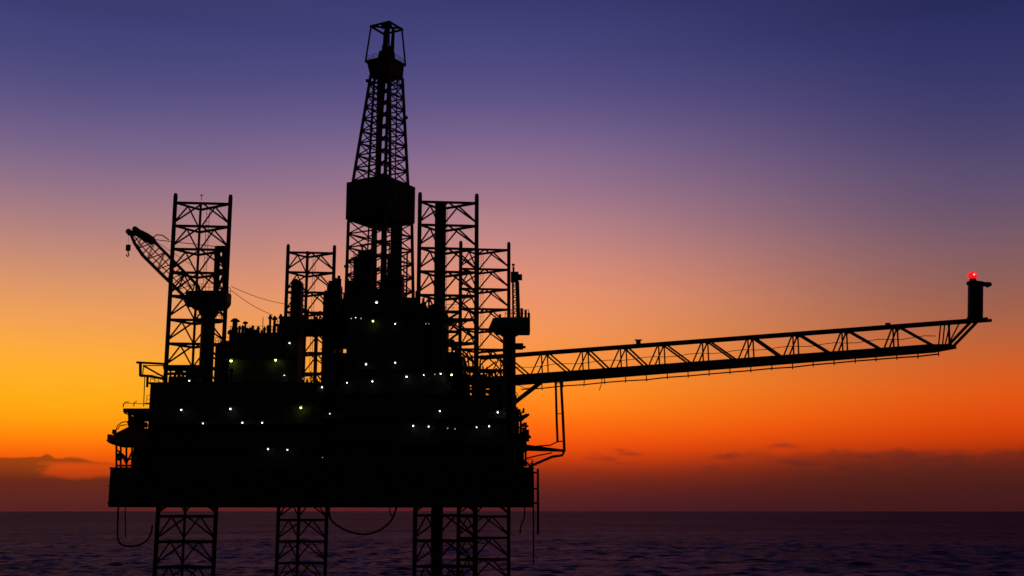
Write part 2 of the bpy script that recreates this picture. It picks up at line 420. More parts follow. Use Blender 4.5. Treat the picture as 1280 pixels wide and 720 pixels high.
block('deckhouse', 'long black deckhouse filling the left side above the hull, below the crane', 'deckhouse', 185, 404, 478, 583, 171.5, 34, windows=3.0, storeys=4, roofstuff=26, seed=1)
block('deckhouse', 'black deckhouse in the middle of the hull, directly below the derrick', 'deckhouse', 404.7, 556, 462, 583, 172.2, 34, windows=3.0, storeys=4, roofstuff=0, seed=2, rail=False)
block('deckhouse', 'lower black deckhouse at the right end, under the root of the long boom', 'deckhouse', 556.7, 643, 494, 583, 171.5, 40, windows=3.0, storeys=3, roofstuff=5, seed=3)
block('deckhouse', 'upper dark deckhouse with a railed roof between the left leg and the middle leg', 'deckhouse', 286, 372, 416, 482, 187, 5, windows=3.2, storeys=2, roofstuff=7, seed=4)
block('engine_module', 'black module with an uneven top directly right of the derrick foot', 'module', 518, 556, 392, 466, 186, 12, storeys=2, roofstuff=9, seed=5, mat='dark')
block('engine_module', 'narrow dark module between the left crane column and the upper deckhouse', 'module', 268, 286, 430, 482, 189, 8, roofstuff=3, seed=16, mat='dark')
block('engine_module', 'low black module under the two overlapping right-hand legs', 'module', 553, 578, 446, 500, 190, 12, roofstuff=6, seed=6, mat='dark')
block('service_platform', 'dark platform crossing in front of the short middle leg', 'platform', 346, 404, 405, 416, 203, 5, roofstuff=14, seed=8, mat='dark')

# substructure with drill floor
def substructure():
    Y0, D = 183.0, 16
    x0, x1 = X_(433, 430, Y0), X_(553, 430, Y0)
    zt = Z_(392, Y0); z0 = Z_(470, Y0)
    t = thing('drill_floor', ((x0+x1)/2, Y0+D/2, z0), 'black drill floor and its substructure at the foot of the derrick', 'drill floor')
    MB().box((x0, Y0, z0), (x1-3, Y0+D, zt-.5)).build('substructure', 'dark', t, bevel=.05)
    xa, xb = X_(404, 405, Y0), X_(541, 405, Y0)
    fl = MB().box((xa, Y0-.6, zt-.5), (xb, Y0+D+.5, zt)).build('floor_deck', 'dark', t)
    m = MB(); railing(m, [(xa, Y0-.5, zt), (xb, Y0-.5, zt)]); railing(m, [(xb, Y0-.5, zt), (xb, Y0+D, zt)]); m.build('railing', 'grey', fl)
    MB().box((xa, Y0+2, Z_(426, Y0)), (x0-.01, Y0+10, zt-.5)).build('side_girder', 'dark', t)
    MB().box((xa, Y0+2, z0), (x0-.01, Y0+10, Z_(439, Y0))).build('side_girder', 'dark', t)
    x = X_(427.2, 430, Y0+3); MB().tube((x, Y0+3, Z_(441, Y0)), (x, Y0+3, Z_(415, Y0)), .28, 8).build('column', 'dark', t)
    x = X_(421, 430, Y0+3); MB().tube((x, Y0+3, Z_(441, Y0)), (x, Y0+3, Z_(415, Y0)), .22, 8).build('column', 'dark', t)
    # clutter standing on the floor : winches, cabinets, hoses
    rnd = random.Random(4)
    for px0, px1, py in ((426, 434, 376), (433, 442, 352), (502, 521, 373), (521, 533, 381), (461, 476, 362), (476, 503, 345)):
        a, b, z = X_(px0, 390, Y0+3), X_(px1, 390, Y0+3), Z_(py, Y0+3)
        o = MB().box((a, Y0+2, zt), (b, Y0+5+rnd.random()*3, z)); o.build('winch_cabinet', 'dark', t, bevel=.08)
        m = MB()
        for k in range(3):
            x = a+(b-a)*rnd.random(); m.tube((x, Y0+3, z-.2), (x, Y0+3, z+rnd.uniform(.4, 1.4)), .12, 5)
        m.build('pipe_stub', 'dark', t)
substructure()
# driller's cabin beside the derrick
t, _ = block('driller_cabin', 'tall dark boxy cabin inside the left foot of the derrick', 'cabin', 441, 463, 322, 393, 186, 4.5, storeys=1, windows=1.6, seed=9, mat='dark', roofstuff=6)

# exhaust tower left of derrick
def tower(px0, px1, ptop, pbot, Y, label, peak, name='exhaust_tower'):
    x0, x1 = X_(px0, (ptop+pbot)/2, Y), X_(px1, (ptop+pbot)/2, Y); z0, z1 = Z_(pbot, Y), Z_(ptop, Y)
    t = thing(name, ((x0+x1)/2, Y+1.2, z0), label, 'tower')
    MB().box((x0, Y, z0), (x1, Y+2.4, z1)).build('tower_body', 'dark', t, bevel=.06)
    m = MB()
    for k in range(1, 8): 
        z = z0+(z1-z0)*k/8; m.box((x0-.15, Y-.15, z), (x1+.15, Y+2.55, z+.14))
    m.build('stiffener', 'dark', t)
    for k, (fx, h, r) in enumerate(peak):
        x = x0+(x1-x0)*fx; MB().lathe((x, Y+1.2, z1-.1), [(r, 0), (r*.95, h*.7), (r*.6, h*.75), (r*.55, h)], 10).build('exhaust_pipe', 'dark', t)
tower(402.5, 418, 366, 480, 197, 'dark exhaust tower with pointed pipes standing left of the derrick', ((.12, .7, .5), (.45, 2.4, .6), (.85, 2.9, .6)))
tower(410, 425, 356, 420, 195, 'slim dark tower with two pipes between the derrick and the exhaust tower', ((.2, .9, .6), (.75, 1.9, .45)))
tower(363, 376, 352, 408, 205, 'narrow dark stack in front of the short middle leg, left part', ((.3, .8, .7), (.75, .35, .45)))
tower(376.5, 402, 478, 500, 174, 'low dark cabinet on the left deckhouse roof below the bright gap', ((.2, .8, .2), (.7, .7, .2)), name='deck_cabinet')
# tall thin pipe through the bright gap
def column_pipe(px, pt, pb, Y, r, label):
    a, b = P(px, pt, Y), P(px, pb, Y); b = Vector((a.x, Y, b.z))
    m = MB().tube(b, a, r, 10).build('riser_pipe', 'dark'); 
    tag(m, label, 'pipe')
column_pipe(395.5, 414, 482, 199, .32, 'thin vertical pipe crossing the bright gap under the short middle leg')
column_pipe(424, 384, 470, 192, .3, 'thin vertical pipe just left of the derrick foot')

# mushroom vents on upper deckhouse
for (px, pt, r, lab) in ((294, 398, .55, 'squat vent at the left corner of the upper deckhouse roof'), (338, 393.5, .26, 'leftmost of three upright vents near the right of the upper deckhouse roof'),
                        (343.5, 395, .3, 'middle of three upright vents near the right of the upper deckhouse roof'), (351, 392.5, .26, 'rightmost of three upright vents near the right of the upper deckhouse roof')):
    p = P(px, pt, 190); zb = Z_(416, 187); h = p.z-zb
    t = thing('vent', (p.x, 190, zb), lab, 'vent', 'vents on the upper deckhouse')
    MB().lathe((p.x, 190, zb), [(r, 0), (r, h*.45), (r*.75, h*.5), (r*.75, h*.8)], 10).build('vent_pipe', 'dark', t)
    MB().lathe((p.x, 190, zb+h*.78), [(r*.8, 0), (r*1.5, .1), (r*1.3, .3), (r*.5, h*.22)], 10).build('vent_cap', 'dark', t)
# low clutter row along the roof
for k in range(11):
    px = 300+k*3.4+random.uniform(-1.1, 1.1); p = P(px, 409+random.uniform(-3, 4), 188.5); zb = Z_(416, 187)
    o = MB().lathe((p.x, 188.5, zb), [(.2, 0), (.2, (p.z-zb)*.6), (.32, (p.z-zb)*.65), (.12, p.z-zb)], 8).build('gas_bottle', 'grey')
    tag(o, 'small bottle in the row standing along the upper deckhouse roof', 'bottle', 'bottles along the upper deckhouse roof')

# ------------------------------------------------------------------ cranes
def left_crane():
    Y = 173.0
    c = P(261, 390, Y); t = thing('pedestal_crane', (c.x, Y, Z_(480, Y)), 'left-hand deck crane with a lattice boom reaching up and out to the left', 'crane', 'deck cranes')
    x = c.x; zc0, zc1 = Z_(387, Y), Z_(366, Y)
    MB().lathe((x, Y, 0), [(1.05, Z_(484, Y)), (1.0, zc0-1.2), (1.5, zc0-.5), (1.5, zc0)], 20).build('pedestal', 'yellow', t, smooth=False)
    xl, xr = X_(238, 376, Y), X_(286, 376, Y)
    pt = [(xl+1.2, Y-2), (xr-.5, Y-2), (xr, Y-1.5), (xr, Y+1.6), (xr-.5, Y+2), (xl+1.2, Y+2), (xl, Y+1), (xl, Y-1)]
    h = MB().prism([(x+(a-x)*.8, Y+(b-Y)*.8) for a, b in pt], zc0, zc1-1.6, pt).prism(pt, zc1-1.6, zc1).build('machinery_house', 'yellow', t, bevel=.1)
    m = MB(); railing(m, [(xl+1, Y-2, zc1), (xr-.3, Y-2, zc1), (xr-.3, Y+2, zc1)], h=1.0, step=1.2); m.build('railing', 'grey', h)
    cb = MB().box((xl-.15, Y-2.4, zc0+.2), (xl+1.8, Y-.7, zc1-.1)).build('cab', 'yellow', t, bevel=.1)
    MB().box((xl-.0, Y-2.46, zc0+.8), (xl+1.5, Y-2.4, zc1-.5)).build('window', 'glass', cb)
    # A-frame
    a = P(282, 309, Y+.5); m = MB()
    for px, dy, r in ((270, -1.3, .5), (282, -1.3, .5), (270, 1.3, .45), (282, 1.3, .45)):
        b = P(px, 366, Y+dy); q = P(272 if px < 275 else 281, 309, Y+dy); m.tube(b, q, r, 6)
    for py in (309, 322, 338, 352):
        m.tube(P(270, py, Y-1.3), P(283, py, Y-1.3), .24, 5).tube(P(270, py, Y+1.3), P(283, py, Y+1.3), .24, 5).tube(P(276, py, Y-1.3), P(276, py, Y+1.3), .24, 5)
    m.tube(P(270, 366, Y-1.3), P(282, 338, Y-1.3), .2, 5).tube(P(282, 338, Y+1.3), P(270, 309, Y+1.3), .2, 5)
    m.build('gantry_frame', 'yellow', t)
    # lattice boom, four chords
    foot = P(249, 374, Y); tip = P(166, 291, Y-4)
    ax = (tip-foot).normalized(); side = Vector((0, 1, 0)); side = (side-ax*side.dot(ax)).normalized(); up = side.cross(ax)
    if up.z < 0: up = -up
    Lb = (tip-foot).length
    def bp(f, u, s):
        taper = min(1, f/.14+.25) if f < .5 else min(1, (1-f)/.25+.3)
        return foot+ax*Lb*f+up*u*1.3*taper+side*s*.95*taper
    for u in (-1, 1):
        for s in (-1, 1):
            MB().path([bp(f, u, s) for f in (0, .1, .5, .75, .9, 1)], .19, 6).build('boom_chord', 'yellow', t)
    n = 13
    for k in range(n):
        f0, f1 = k/n, (k+1)/n; m = MB()
        for s in (-1, 1): m.tube(bp(f0, -1 if k % 2 else 1, s), bp(f1, 1 if k % 2 else -1, s), .055, 5)
        for u in (-1, 1): m.tube(bp(f0, u, -1 if k % 2 else 1), bp(f1, u, 1 if k % 2 else -1), .08, 5)
        for s in (-1, 1): m.tube(bp(f1, -1, s), bp(f1, 1, s), .05, 5)
        m.build('boom_lacing', 'yellow', t)
    for v in (-.35, .3):
        MB().path([bp(f, v, -.4) for f in (.02, .3, .6, .8, .98)], .08, 5).build('boom_rope', 'dark', t)
    # heavy head
    m = MB(); hb = [(197, 303.5), (193, 297), (186, 292), (177, 287.5), (170, 286), (166, 288), (158, 291), (160, 294.5), (167, 294), (174, 297), (183, 303), (189, 306)]
    i0 = []
    for dy in (-.7, .7):
        i0.append(len(m.v)); m.v += [P(a, b, Y-3.6+dy) for a, b in hb]
    k = len(hb); m.f.append(tuple(range(k))); m.f.append(tuple(range(k, 2*k))[::-1])
    for j in range(k): m.f.append((j, (j+1) % k, k+(j+1) % k, k+j))
    hd = m.build('boom_head', 'yellow', t)
    for px, py in ((163, 291), (171, 288)):
        q = P(px, py, Y-3.6); MB().tube(q+Vector((0, -.95, 0)), q+Vector((0, .95, 0)), .42, 14).build('sheave', 'dark', hd)
    # walkway hoop and pendants
    MB().path([P(190, 298, Y-3), P(196, 293.5, Y-3), P(203, 294, Y-3), P(211, 300, Y-2)], .09, 5).build('handrail', 'yellow', t)
    for dy in (-.9, .9):
        MB().tube(P(193, 299.5, Y-3+dy), P(281, 309.5, Y+dy), .06, 5).build('pendant_rope', 'dark', t)
    MB().tube(P(176, 289, Y-3.6), P(270, 352, Y), .045, 4).build('hoist_rope', 'dark', t)
    hk = P(160.5, 306, Y-3.6)
    MB().tube(P(160.5, 292, Y-3.6), hk, .02, 4).build('hoist_rope', 'dark', t)
    m = MB().box((hk.x-.3, hk.y-.2, hk.z-.9), (hk.x+.3, hk.y+.2, hk.z)); m.path([(hk.x, hk.y, hk.z-.9), (hk.x+.05, hk.y, hk.z-1.3), (hk.x+.2, hk.y, hk.z-1.55), (hk.x, hk.y, hk.z-1.8), (hk.x-.25, hk.y, hk.z-1.5)], .1, 6)
    m.build('hook', 'dark', t)
    # access platforms on the pedestal
    for py in (398, 404):
        pass
    z = Z_(402, Y); pl = MB().lathe((x, Y, z), [(1.1, 0), (2.3, 0.02), (2.3, .2), (1.1, .22)], 12).build('access_platform', 'yellow', t)
    m = MB(); railing(m, [(x+2.2*math.cos(a), Y+2.2*math.sin(a), z+.2) for a in [i*math.pi/4 for i in range(8)]], True, h=1, step=2); m.build('railing', 'grey', pl)
left_crane()
def right_crane():
    Y = 171.0
    x = X_(636.5, 480, Y); t = thing('pedestal_crane', (x, Y, HZ1), 'right-hand deck crane on a thick column, boom folded upright beside the leg', 'crane', 'deck cranes')
    zc0, zc1 = Z_(417, Y), Z_(399, Y)
    MB().lathe((x, Y, 0), [(.98, HZ1), (.95, zc0-.5), (1.3, zc0-.3), (1.4, zc0)], 20).build('pedestal', 'yellow', t)
    xl, xr = X_(619, 408, Y), X_(662.5, 408, Y)
    h = MB().prism([(xl, Y-1.4), (xl+1.3, Y-2), (xr-.3, Y-2), (xr, Y-1.6), (xr, Y+1.8), (xr-.4, Y+2), (xl+1.3, Y+2), (xl, Y+1.4)], zc0, zc1).build('machinery_house', 'yellow', t, bevel=.1)
    m = MB(); railing(m, [(xl+1.5, Y-1.9, zc1), (xr-.2, Y-1.9, zc1), (xr-.2, Y+1.9, zc1)], h=1.1, step=.9, r=.06); m.build('railing', 'grey', h)
    m = MB()
    for px, hh in ((652, 1.5), (657, 1.2), (648, .7), (661, .8), (625, .6)): 
        xx = X_(px, 399, Y); m.box((xx-.18, Y-1, zc1), (xx+.18, Y-.4, zc1+hh))
    m.build('deck_fitting', 'grey', h)
    cb = MB().prism([(xl-1.0, Y-2.2), (xl+1.2, Y-2.4), (xl+1.2, Y-.4), (xl-1.0, Y-.6)], zc0+.35, zc1-.15, [(xl-.3, Y-2.2), (xl+1.2, Y-2.4), (xl+1.2, Y-.4), (xl-.3, Y-.6)]).build('cab', 'yellow', t, bevel=.08)
    MB().box((xl-.2, Y-2.5, zc0+.9), (xl+.9, Y-2.4, zc1-.5)).build('window', 'glass', cb)
    m = MB(); a0, a1 = P(641.5, 399, Y), P(641, 352, Y); b0, b1 = P(648, 399, Y), P(646.5, 352, Y)
    m.tube(a0, a1, .16, 6).tube(b0, b1, .3, 8)
    for k in range(7): 
        f, g = k/7, (k+1)/7; m.tube(a0.lerp(a1, f), b0.lerp(b1, g), .07, 5).tube(a0.lerp(a1, g), b0.lerp(b1, g), .07, 5)
    m.build('upright_boom', 'yellow', t)
    q = P(643.5, 346, Y); hd = MB().box((q.x-.6, q.y-.5, q.z-.8), (q.x+.55, q.y+.5, q.z+.7)).box((q.x+.3, q.y-.3, q.z-.5), (q.x+1.1, q.y+.3, q.z+.35)).tube((q.x-.2, q.y, q.z+.6), (q.x-.2, q.y, q.z+1.5), .16, 6).build('boom_head', 'yellow', t)
    MB().tube((q.x-.25, q.y, q.z+1.0), (q.x-.25, q.y, q.z+2.0), .07, 5).box((q.x-.45, q.y-.2, q.z+1.7), (q.x-.0, q.y+.2, q.z+1.95)).build('wind_vane', 'dark', hd)
    z = Z_(436, Y); xr2 = X_(654, 434, Y)
    pl = MB().box((x-.2, Y-1.2, z), (xr2, Y+1.2, z+.7)).build('access_platform', 'yellow', t, bevel=.1)
    m = MB(); m.box((xr2-.1, Y-.4, z+.1), (xr2+.35, Y+.4, z+.4)); m.build('bracket', 'dark', pl)
    MB().path([P(620, 399, Y-1.5), P(618, 401, Y-1.5), P(614.5, 407, Y-1.5), P(617, 413, Y-1.5)], .12, 5).build('hose', 'rubber', t)
right_crane()

# guy wires
for a, b, lab in (((289, 358, 175), (356, 380, 203), 'upper thin wire running right from the left leg to the middle leg'),
                  ((289, 363, 175), (341, 394, 189), 'lower thin wire running right from the left leg to the roof vents')):
    p, q = P(*a), P(*b); pts = [p.lerp(q, k/8)-Vector((0, 0, .35*math.sin(math.pi*k/8))) for k in range(9)]
    tag(MB().path(pts, .045, 5).build('guy_wire', 'dark'), lab, 'wire')

# ------------------------------------------------------------------ long boom with beacon
def long_boom():
    # a level boom that comes towards the camera as it runs out to the right
    T0, T1 = P(597, 447.5, 177.5), P(1216, 401, 131.5)
    B0, B1 = P(597, 477.5, 177.5), P(1192, 432.5, 133.0)
    def px_of(p):
        return 640+F*p.x/(p.y*math.cos(PITCH)+(p.z-EYE)*math.sin(PITCH))
    def on(A, B, px):
        lo, hi = -.05, 1.1
        for _ in range(40):
            m = (lo+hi)/2
            if px_of(A.lerp(B, m)) < px: lo = m
            else: hi = m
        return A.lerp(B, lo)
    top = lambda px: on(T0, T1, px)
    bot = lambda px: on(B0, B1, px)
    ax = (T1-T0); ax.z = 0; ax.normalize(); nrm = Vector((-ax.y, ax.x, 0)); up = Vector((0, 0, 1))
    t = thing('flare_boom', B0, 'long lattice boom sticking far out to the right over the sea', 'boom')
    hw = .72; N = nrm*hw
    ext = on(T0, T1, 1237)
    for s in (-1, 1):
        MB().tube(T0+N*s, ext+N*s, .25, 8, .19).build('top_chord', 'steel', t)
        MB().tube(B0+N*s, B1+N*s, .30, 8, .22).build('bottom_chord', 'steel', t)
    for px in range(620, 1200, 50):
        p = top(px); MB().tube(p-N, p+N, .07, 5).build('cross_tie', 'steel', t)
    m = MB(); i0 = 0
    for p, hgt in ((B0, 1.5), (bot(1165), .82), (B1, .35)):
        w = nrm*(hw+.25)
        m.v += [p-w-up*hgt*.6, p-w+up*hgt*.38, p+w+up*hgt*.38, p+w-up*hgt*.6]
    for k in range(2):
        for j in range(4): m.f.append((k*4+j, k*4+(j+1) % 4, (k+1)*4+(j+1) % 4, (k+1)*4+j))
    m.f += [(0, 1, 2, 3), (11, 10, 9, 8)]
    m.build('walkway_girder', 'steel', t)
    nodes = [614, 665.7, 717, 765, 813, 868, 925, 981.5, 1043, 1107, 1172]
    for k, b in enumerate(nodes[:-1]):
        nx = nodes[k+1]; tt = b+15-.35*k
        for s in (-1, 1):
            bb, tp, bd, b2 = bot(b)+N*s, top(tt)+N*s, bot(tt+1.5)+N*s, bot(nx-2)+N*s
            MB().tube(bb, tp, .1, 6).build('web_brace', 'steel', t)
            MB().tube(tp, bd, .1, 6).build('web_post', 'steel', t)
            MB().tube(tp+ax*.35, b2, .13, 6).build('web_brace', 'steel', t)
            MB().box(tp-Vector((.3, .04, .35)), tp+Vector((.3, .04, .1))).build('gusset', 'steel', t)
    MB().path([bot(px).lerp(top(px), .45)-N*.8+up*.12*math.sin(px*.11) for px in range(640, 1180, 14)], .045, 5).build('cable_run', 'grey', t)
    rnd = random.Random(8)
    pp = [bot(px)-N*.9-up*(1.7-.8*(px-655)/520+rnd.uniform(-.06, .06)) for px in range(655, 1180, 26)]
    MB().path(pp, .085, 6).build('hanging_pipe', 'dark', t)
    for k, p in enumerate(pp[1:]):
        dx = rnd.uniform(-.1, .1)
        MB().tube(p-up*.25, p+Vector((dx, 0, 1.1)), .07, 5).build('pipe_hanger', 'dark', t)
    for px0, px1 in ((1184, 1214.5), (1191.5, 1223)):
        MB().tube(bot(px0) if px0 < 1190 else B1, top(px1), .17, 6).build('end_strut', 'steel', t)
    for a, b in ((1173, 1176), (1178, 1181), (1187, 1186), (1181, 1188), (1184, 1200)):
        MB().tube(bot(a), top(b), .08 if a != 1187 else .13, 6).build('end_brace', 'steel', t)
    # drum, standing upright on the tip
    Yd = top(1219).y; c0, c1 = P(1219, 398.5, Yd), P(1219.5, 353, Yd)
    dd = (c1-c0).normalized()
    dr = MB().tube(c0-dd*.2, c0+dd*.1, .92, 28).tube(c0+dd*.08, c1-dd*.25, .83, 28).tube(c1-dd*.27, c1, .98, 28).build('burner_drum', 'dark', t)
    a, b = P(1222, 354.5, Yd), P(1236, 354.5, Yd); MB().box((a.x, Yd-.3, a.z-.28), (b.x, Yd+.3, a.z+.14)).build('drum_bracket', 'steel', dr)
    a = P(1235.5, 355, Yd); MB().tube((a.x, Yd-.4, a.z-.1), (a.x, Yd+.4, a.z-.1), .26, 8).build('bracket_lug', 'steel', dr)
    q = top(798); MB().box(q+Vector((-.3, -.3, .2)), q+Vector((.3, .3, .75))).build('junction_box', 'steel', t)
    MB().tube(q+Vector((-.5, 0, .82)), q+Vector((.5, 0, .82)), .1, 5).build('box_hood', 'steel', t)
    q = top(1110); MB().box(q+Vector((-.25, -.25, .1)), q+Vector((.25, .25, .5))).build('junction_box', 'steel', t)
    q = bot(752)-up*.8; MB().path([q, q-up*.6, q-up*1.2+Vector((-.2, 0, 0)), q-up*1.7+Vector((-.35, 0, 0))], .055, 5).build('loose_rope', 'rubber', t)
    MB().tube(P(641, 505, 173), bot(679)-up*.5, .34, 8).build('support_strut', 'steel', t)
    for a, b in (((645, 480), (668, 484)), ((645, 490), (655, 497)), ((646, 476), (664, 473))):
        MB().path([P(*a, 174), P((a[0]+b[0])/2, max(a[1], b[1])+1.5, 174), P(*b, 174)], .05, 5).build('loose_rope', 'rubber', t)
    # beacon
    q = P(1216.3, 353, Yd)
    tb = thing('warning_beacon', q, 'glowing red warning lamp on top of the drum at the boom tip', 'beacon')
    MB().lathe(q, [(.5, 0), (.5, .16), (.36, .24), (.36, .42)], 14).build('beacon_base', 'dark', tb)
    MB().lathe(q+Vector((0, 0, .76)), sphere_prof(.52, .46), 16).build('beacon_lens', 'red', tb, smooth=True)
    MB().lathe(q+Vector((0, -.42, .82)), sphere_prof(.14), 12).build('beacon_bulb', 'redcore', tb, smooth=True)
long_boom()

# piping frame hanging from boom
def pipe_frame():
    Y = 171.0
    t = thing('outboard_piping', P(706, 563, Y), 'pair of thin pipes dropping from the boom to a horizontal arm right of the hull', 'piping')
    MB().path([P(694.5, 472, Y+1), P(696, 530, Y+1), P(697, 553, Y+1)], .17, 8).build('drop_pipe', 'steel', t)
    MB().path([P(701, 472, Y), P(703.5, 520, Y), P(705.5, 563, Y), P(703, 569, Y), P(690, 571, Y), P(676, 577, Y-2), P(662, 583, Y-4)], .2, 8).build('drop_pipe', 'steel', t)
    MB().tube(P(650, 559, Y-3), P(706, 563.5, Y), .5, 8, .18).build('arm', 'steel', t)
    MB().path([P(655, 559, Y-2), P(688, 556.5, Y), P(697, 552, Y+1), P(704, 551.5, Y)], .1, 6).build('brace', 'steel', t)
    MB().path([P(658, 573, Y-3), P(672, 569.5, Y-3), P(690, 566, Y-1)], .1, 6).build('brace', 'steel', t)
    for py in (478.5, 517):
        MB().tube(P(695.5, py+.5, Y+1), P(703, py-.5, Y), .06, 5).build('clamp', 'steel', t)
    MB().tube(P(654, 583, Y-4), P(657, 573, Y-3), .14, 6).tube(P(664, 584, Y-4), P(658, 578, Y-4), .14, 6).build('foot', 'steel', t)
pipe_frame()
# caissons at the right end of the hull
for px, pt, pb, Y, r, lab in ((666.7, 590, 706, 167.2, .11, 'left of two slim pipes down the right end of the hull into the sea'),
                              (672.5, 586, 668, 169.2, .17, 'right of two slim pipes down the right end of the hull, the shorter one')):
    x = X_(px, 634, Y); t = thing('caisson_pipe', (x, Y, Z_(pb, Y)), lab, 'pipe', 'pipes at the right end of the hull')
    MB().tube((x, Y, Z_(pb, Y)), (x, Y, Z_(pt, Y)), r, 10).build('pipe', 'dark', t)
    for py in (592, 612, 630): MB().box((HX1-.1 if Y > 168 else x-.3, Y-.12, Z_(py, Y)), (x+.05, Y+.12, Z_(py, Y)+.25)).build('bracket', 'dark', t)
# hoses under the hull
def hose(pts, Y, r, lab):
    # smooth the polyline
    P_ = [P(q[0], q[1], q[2] if len(q) > 2 else Y) for q in pts]; out = []
    for i in range(len(P_)-1):
        p0, p1, p2, p3 = P_[max(i-1, 0)], P_[i], P_[i+1], P_[min(i+2, len(P_)-1)]
        for k in range(6):
            u = k/6; out.append(.5*((2*p1)+(p2-p0)*u+(2*p0-5*p1+4*p2-p3)*u*u+(3*p1-p0-3*p2+p3)*u**3))
    out.append(P_[-1]); tag(MB().path(out, r, 8).build('hanging_hose', 'rubber'), lab, 'hose', 'hoses hanging under the hull')
hose([(148, 633), (147, 655), (147.5, 674), (153, 681), (163, 683), (174, 681), (183, 676, 174), (188, 668, 176), (190.5, 657, 178.5)], 172, .13, 'hose hanging in a U below the left end of the hull')
hose([(156.5, 633), (156.5, 655), (157, 672)], 173, .08, 'short straight hose inside the U-shaped one at the left')
hose([(411, 632), (413, 648), (423, 658), (438, 665), (455, 668), (472, 664), (485, 655), (492, 645), (496, 632)], 176, .14, 'long sagging hose between the middle legs under the hull')
hose([(487, 632), (488, 642), (492, 648)], 177, .09, 'short hose end beside the sagging hose between the middle legs')
hose([(656, 632), (655, 648), (651, 658), (650, 668)], 172, .1, 'short loose hose below the right end of the hull')

# ------------------------------------------------------------------ left side: platform, lifeboat, davit
def left_side():
    Y = 172.0
    x0, x1 = X_(154, 510, Y), X_(186, 510, Y); z = Z_(513, Y)
    t = thing('side_platform', ((x0+x1)/2, Y+2, z), 'small railed platform jutting left from the deckhouse above the lifeboat', 'platform')
    MB().prism([(x0, Y), (x1, Y), (x1, Y+5), (x0, Y+5)], z-.25, z+.3, [(x0, Y), (x1, Y), (x1, Y+5), (x0, Y+5)]).build('deck', 'dark', t)
    MB().prism([(x0+1.6, Y+.5), (x1, Y+.5), (x1, Y+4.5), (x0+1.6, Y+4.5)], z-.9, z-.25, [(x0+.4, Y+.3), (x1, Y+.3), (x1, Y+4.7), (x0+.4, Y+4.7)]).build('deck_support', 'dark', t)
    MB().path([P(154, 509, Y), P(154.3, 505, Y), P(157, 502.5, Y), P(161, 502.5, Y)], .07, 5).build('handrail', 'grey', t)
    MB().path([P(167, 508, Y), P(168, 503, Y), P(171, 501.5, Y)], .07, 5).build('handrail', 'grey', t)
    m = MB(); m.path([P(154, 509, Y+4), P(155.3, 504, Y+4), P(162, 504, Y+4), P(184, 505, Y+4)], .05, 5); m.build('handrail', 'grey', t)
    for px, a, b in ((162, 516, 540), (172, 514, 542), (178, 514, 542)): 
        MB().tube(P(px, a, Y+1), P(px+1, b, Y+1), .3, 6).build('post', 'dark', t)
    m = MB(); m.tube(P(155, 516, Y+1), P(163, 519, Y+1), .1, 5).tube(P(159, 528, Y+1), P(184, 519, Y+1), .2, 5).tube(P(163, 520, Y+1), P(184, 534, Y+1), .2, 5).tube(P(160, 530, Y+1), P(184, 530, Y+1), .3, 5)
    m.build('brace', 'dark', t)
    m = MB()
    for px, py in ((166, 524), (175, 527), (168, 534), (181, 523)):
        q = P(px, py, Y+1); m.box(q-Vector((.5, .4, .45)), q+Vector((.5, .4, .4)))
    m.build('winch', 'dark', t)
    # lifeboat: pointed enclosed hull lying fore-aft along x
    t = thing('lifeboat', P(160, 558, Y-1), 'enclosed lifeboat with a pointed bow at the far left of the rig', 'lifeboat')
    a, b = P(133, 552, Y-1), P(188, 552, Y-1); L_ = b.x-a.x; zc = P(150, 551, Y-1).z
    m = MB(); secs = []; n = 14
    for k in range(15):
        f = k/14; w = 1.6*min(1, (f*3.2)**.7+.03) if f < .6 else 1.6*min(1, ((1-f)*3.5)**.6+.05)
        zt = zc+.15+1.95*min(1, f*2.0)**.8*(1 if f < .8 else .85); zb = zc-1.0*min(1, f*2.5)**.6
        i0 = len(m.v)
        for j in range(n):
            th = 2*math.pi*j/n; cz = math.cos(th); zz = (zt-zc)*cz if cz > 0 else (zc-zb)*cz
            m.v.append(Vector((a.x+L_*f, Y-1+w*math.sin(th)*(.9 if cz < 0 else 1), zc+zz)))
    for k in range(14):
        for j in range(n): m.f.append((k*n+j, k*n+(j+1) % n, (k+1)*n+(j+1) % n, (k+1)*n+j))
    m.f.append(tuple(range(n))[::-1]); m.f.append(tuple(14*n+j for j in range(n)))
    m.build('boat_hull', 'orange', t, smooth=True)
    MB().box((a.x+L_*.62, Y-1.8, zc+1.6), (a.x+L_*.78, Y-.3, zc+2.6)).build('steering_canopy', 'orange', t, bevel=.15)
    MB().path([P(145, 538, Y-1.8), P(147, 532, Y-1.8), P(152, 528, Y-1.8), P(158, 527, Y-1.8)], .08, 5).build('grab_rail', 'grey', t)
    MB().path([P(147, 537, Y-.4), P(150, 532, Y-.4), P(158, 531, Y-.4)], .08, 5).build('grab_rail', 'grey', t)
    for px in (137, 143): 
        q = P(px, 546 if px < 140 else 540, Y-1); MB().box(q-Vector((.25, .25, .3)), q+Vector((.25, .25, .35))).build('hatch', 'orange', t)
    # cradle between boat and hull
    t = thing('lifeboat_cradle', P(155, 583, Y), 'openwork cradle of thin posts under the lifeboat, sky showing through', 'cradle')
    for px in (145.5, 151, 158, 165): MB().tube(P(px, 584, Y), P(px, 555, Y), .16, 6).build('post', 'dark', t)
    m = MB()
    for a_, b_ in (((145, 575), (151, 566)), ((151, 566), (158, 580)), ((158, 580), (165, 565)), ((145, 582), (165, 582)), ((147, 563), (158, 572)), ((150, 572), (165, 574))): m.tube(P(*a_, Y), P(*b_, Y), .14, 5)
    m.build('brace', 'dark', t)
    q = P(149.5, 571, Y); MB().lathe(q, sphere_prof(.5, .6), 10).build('fender', 'rubber', t)
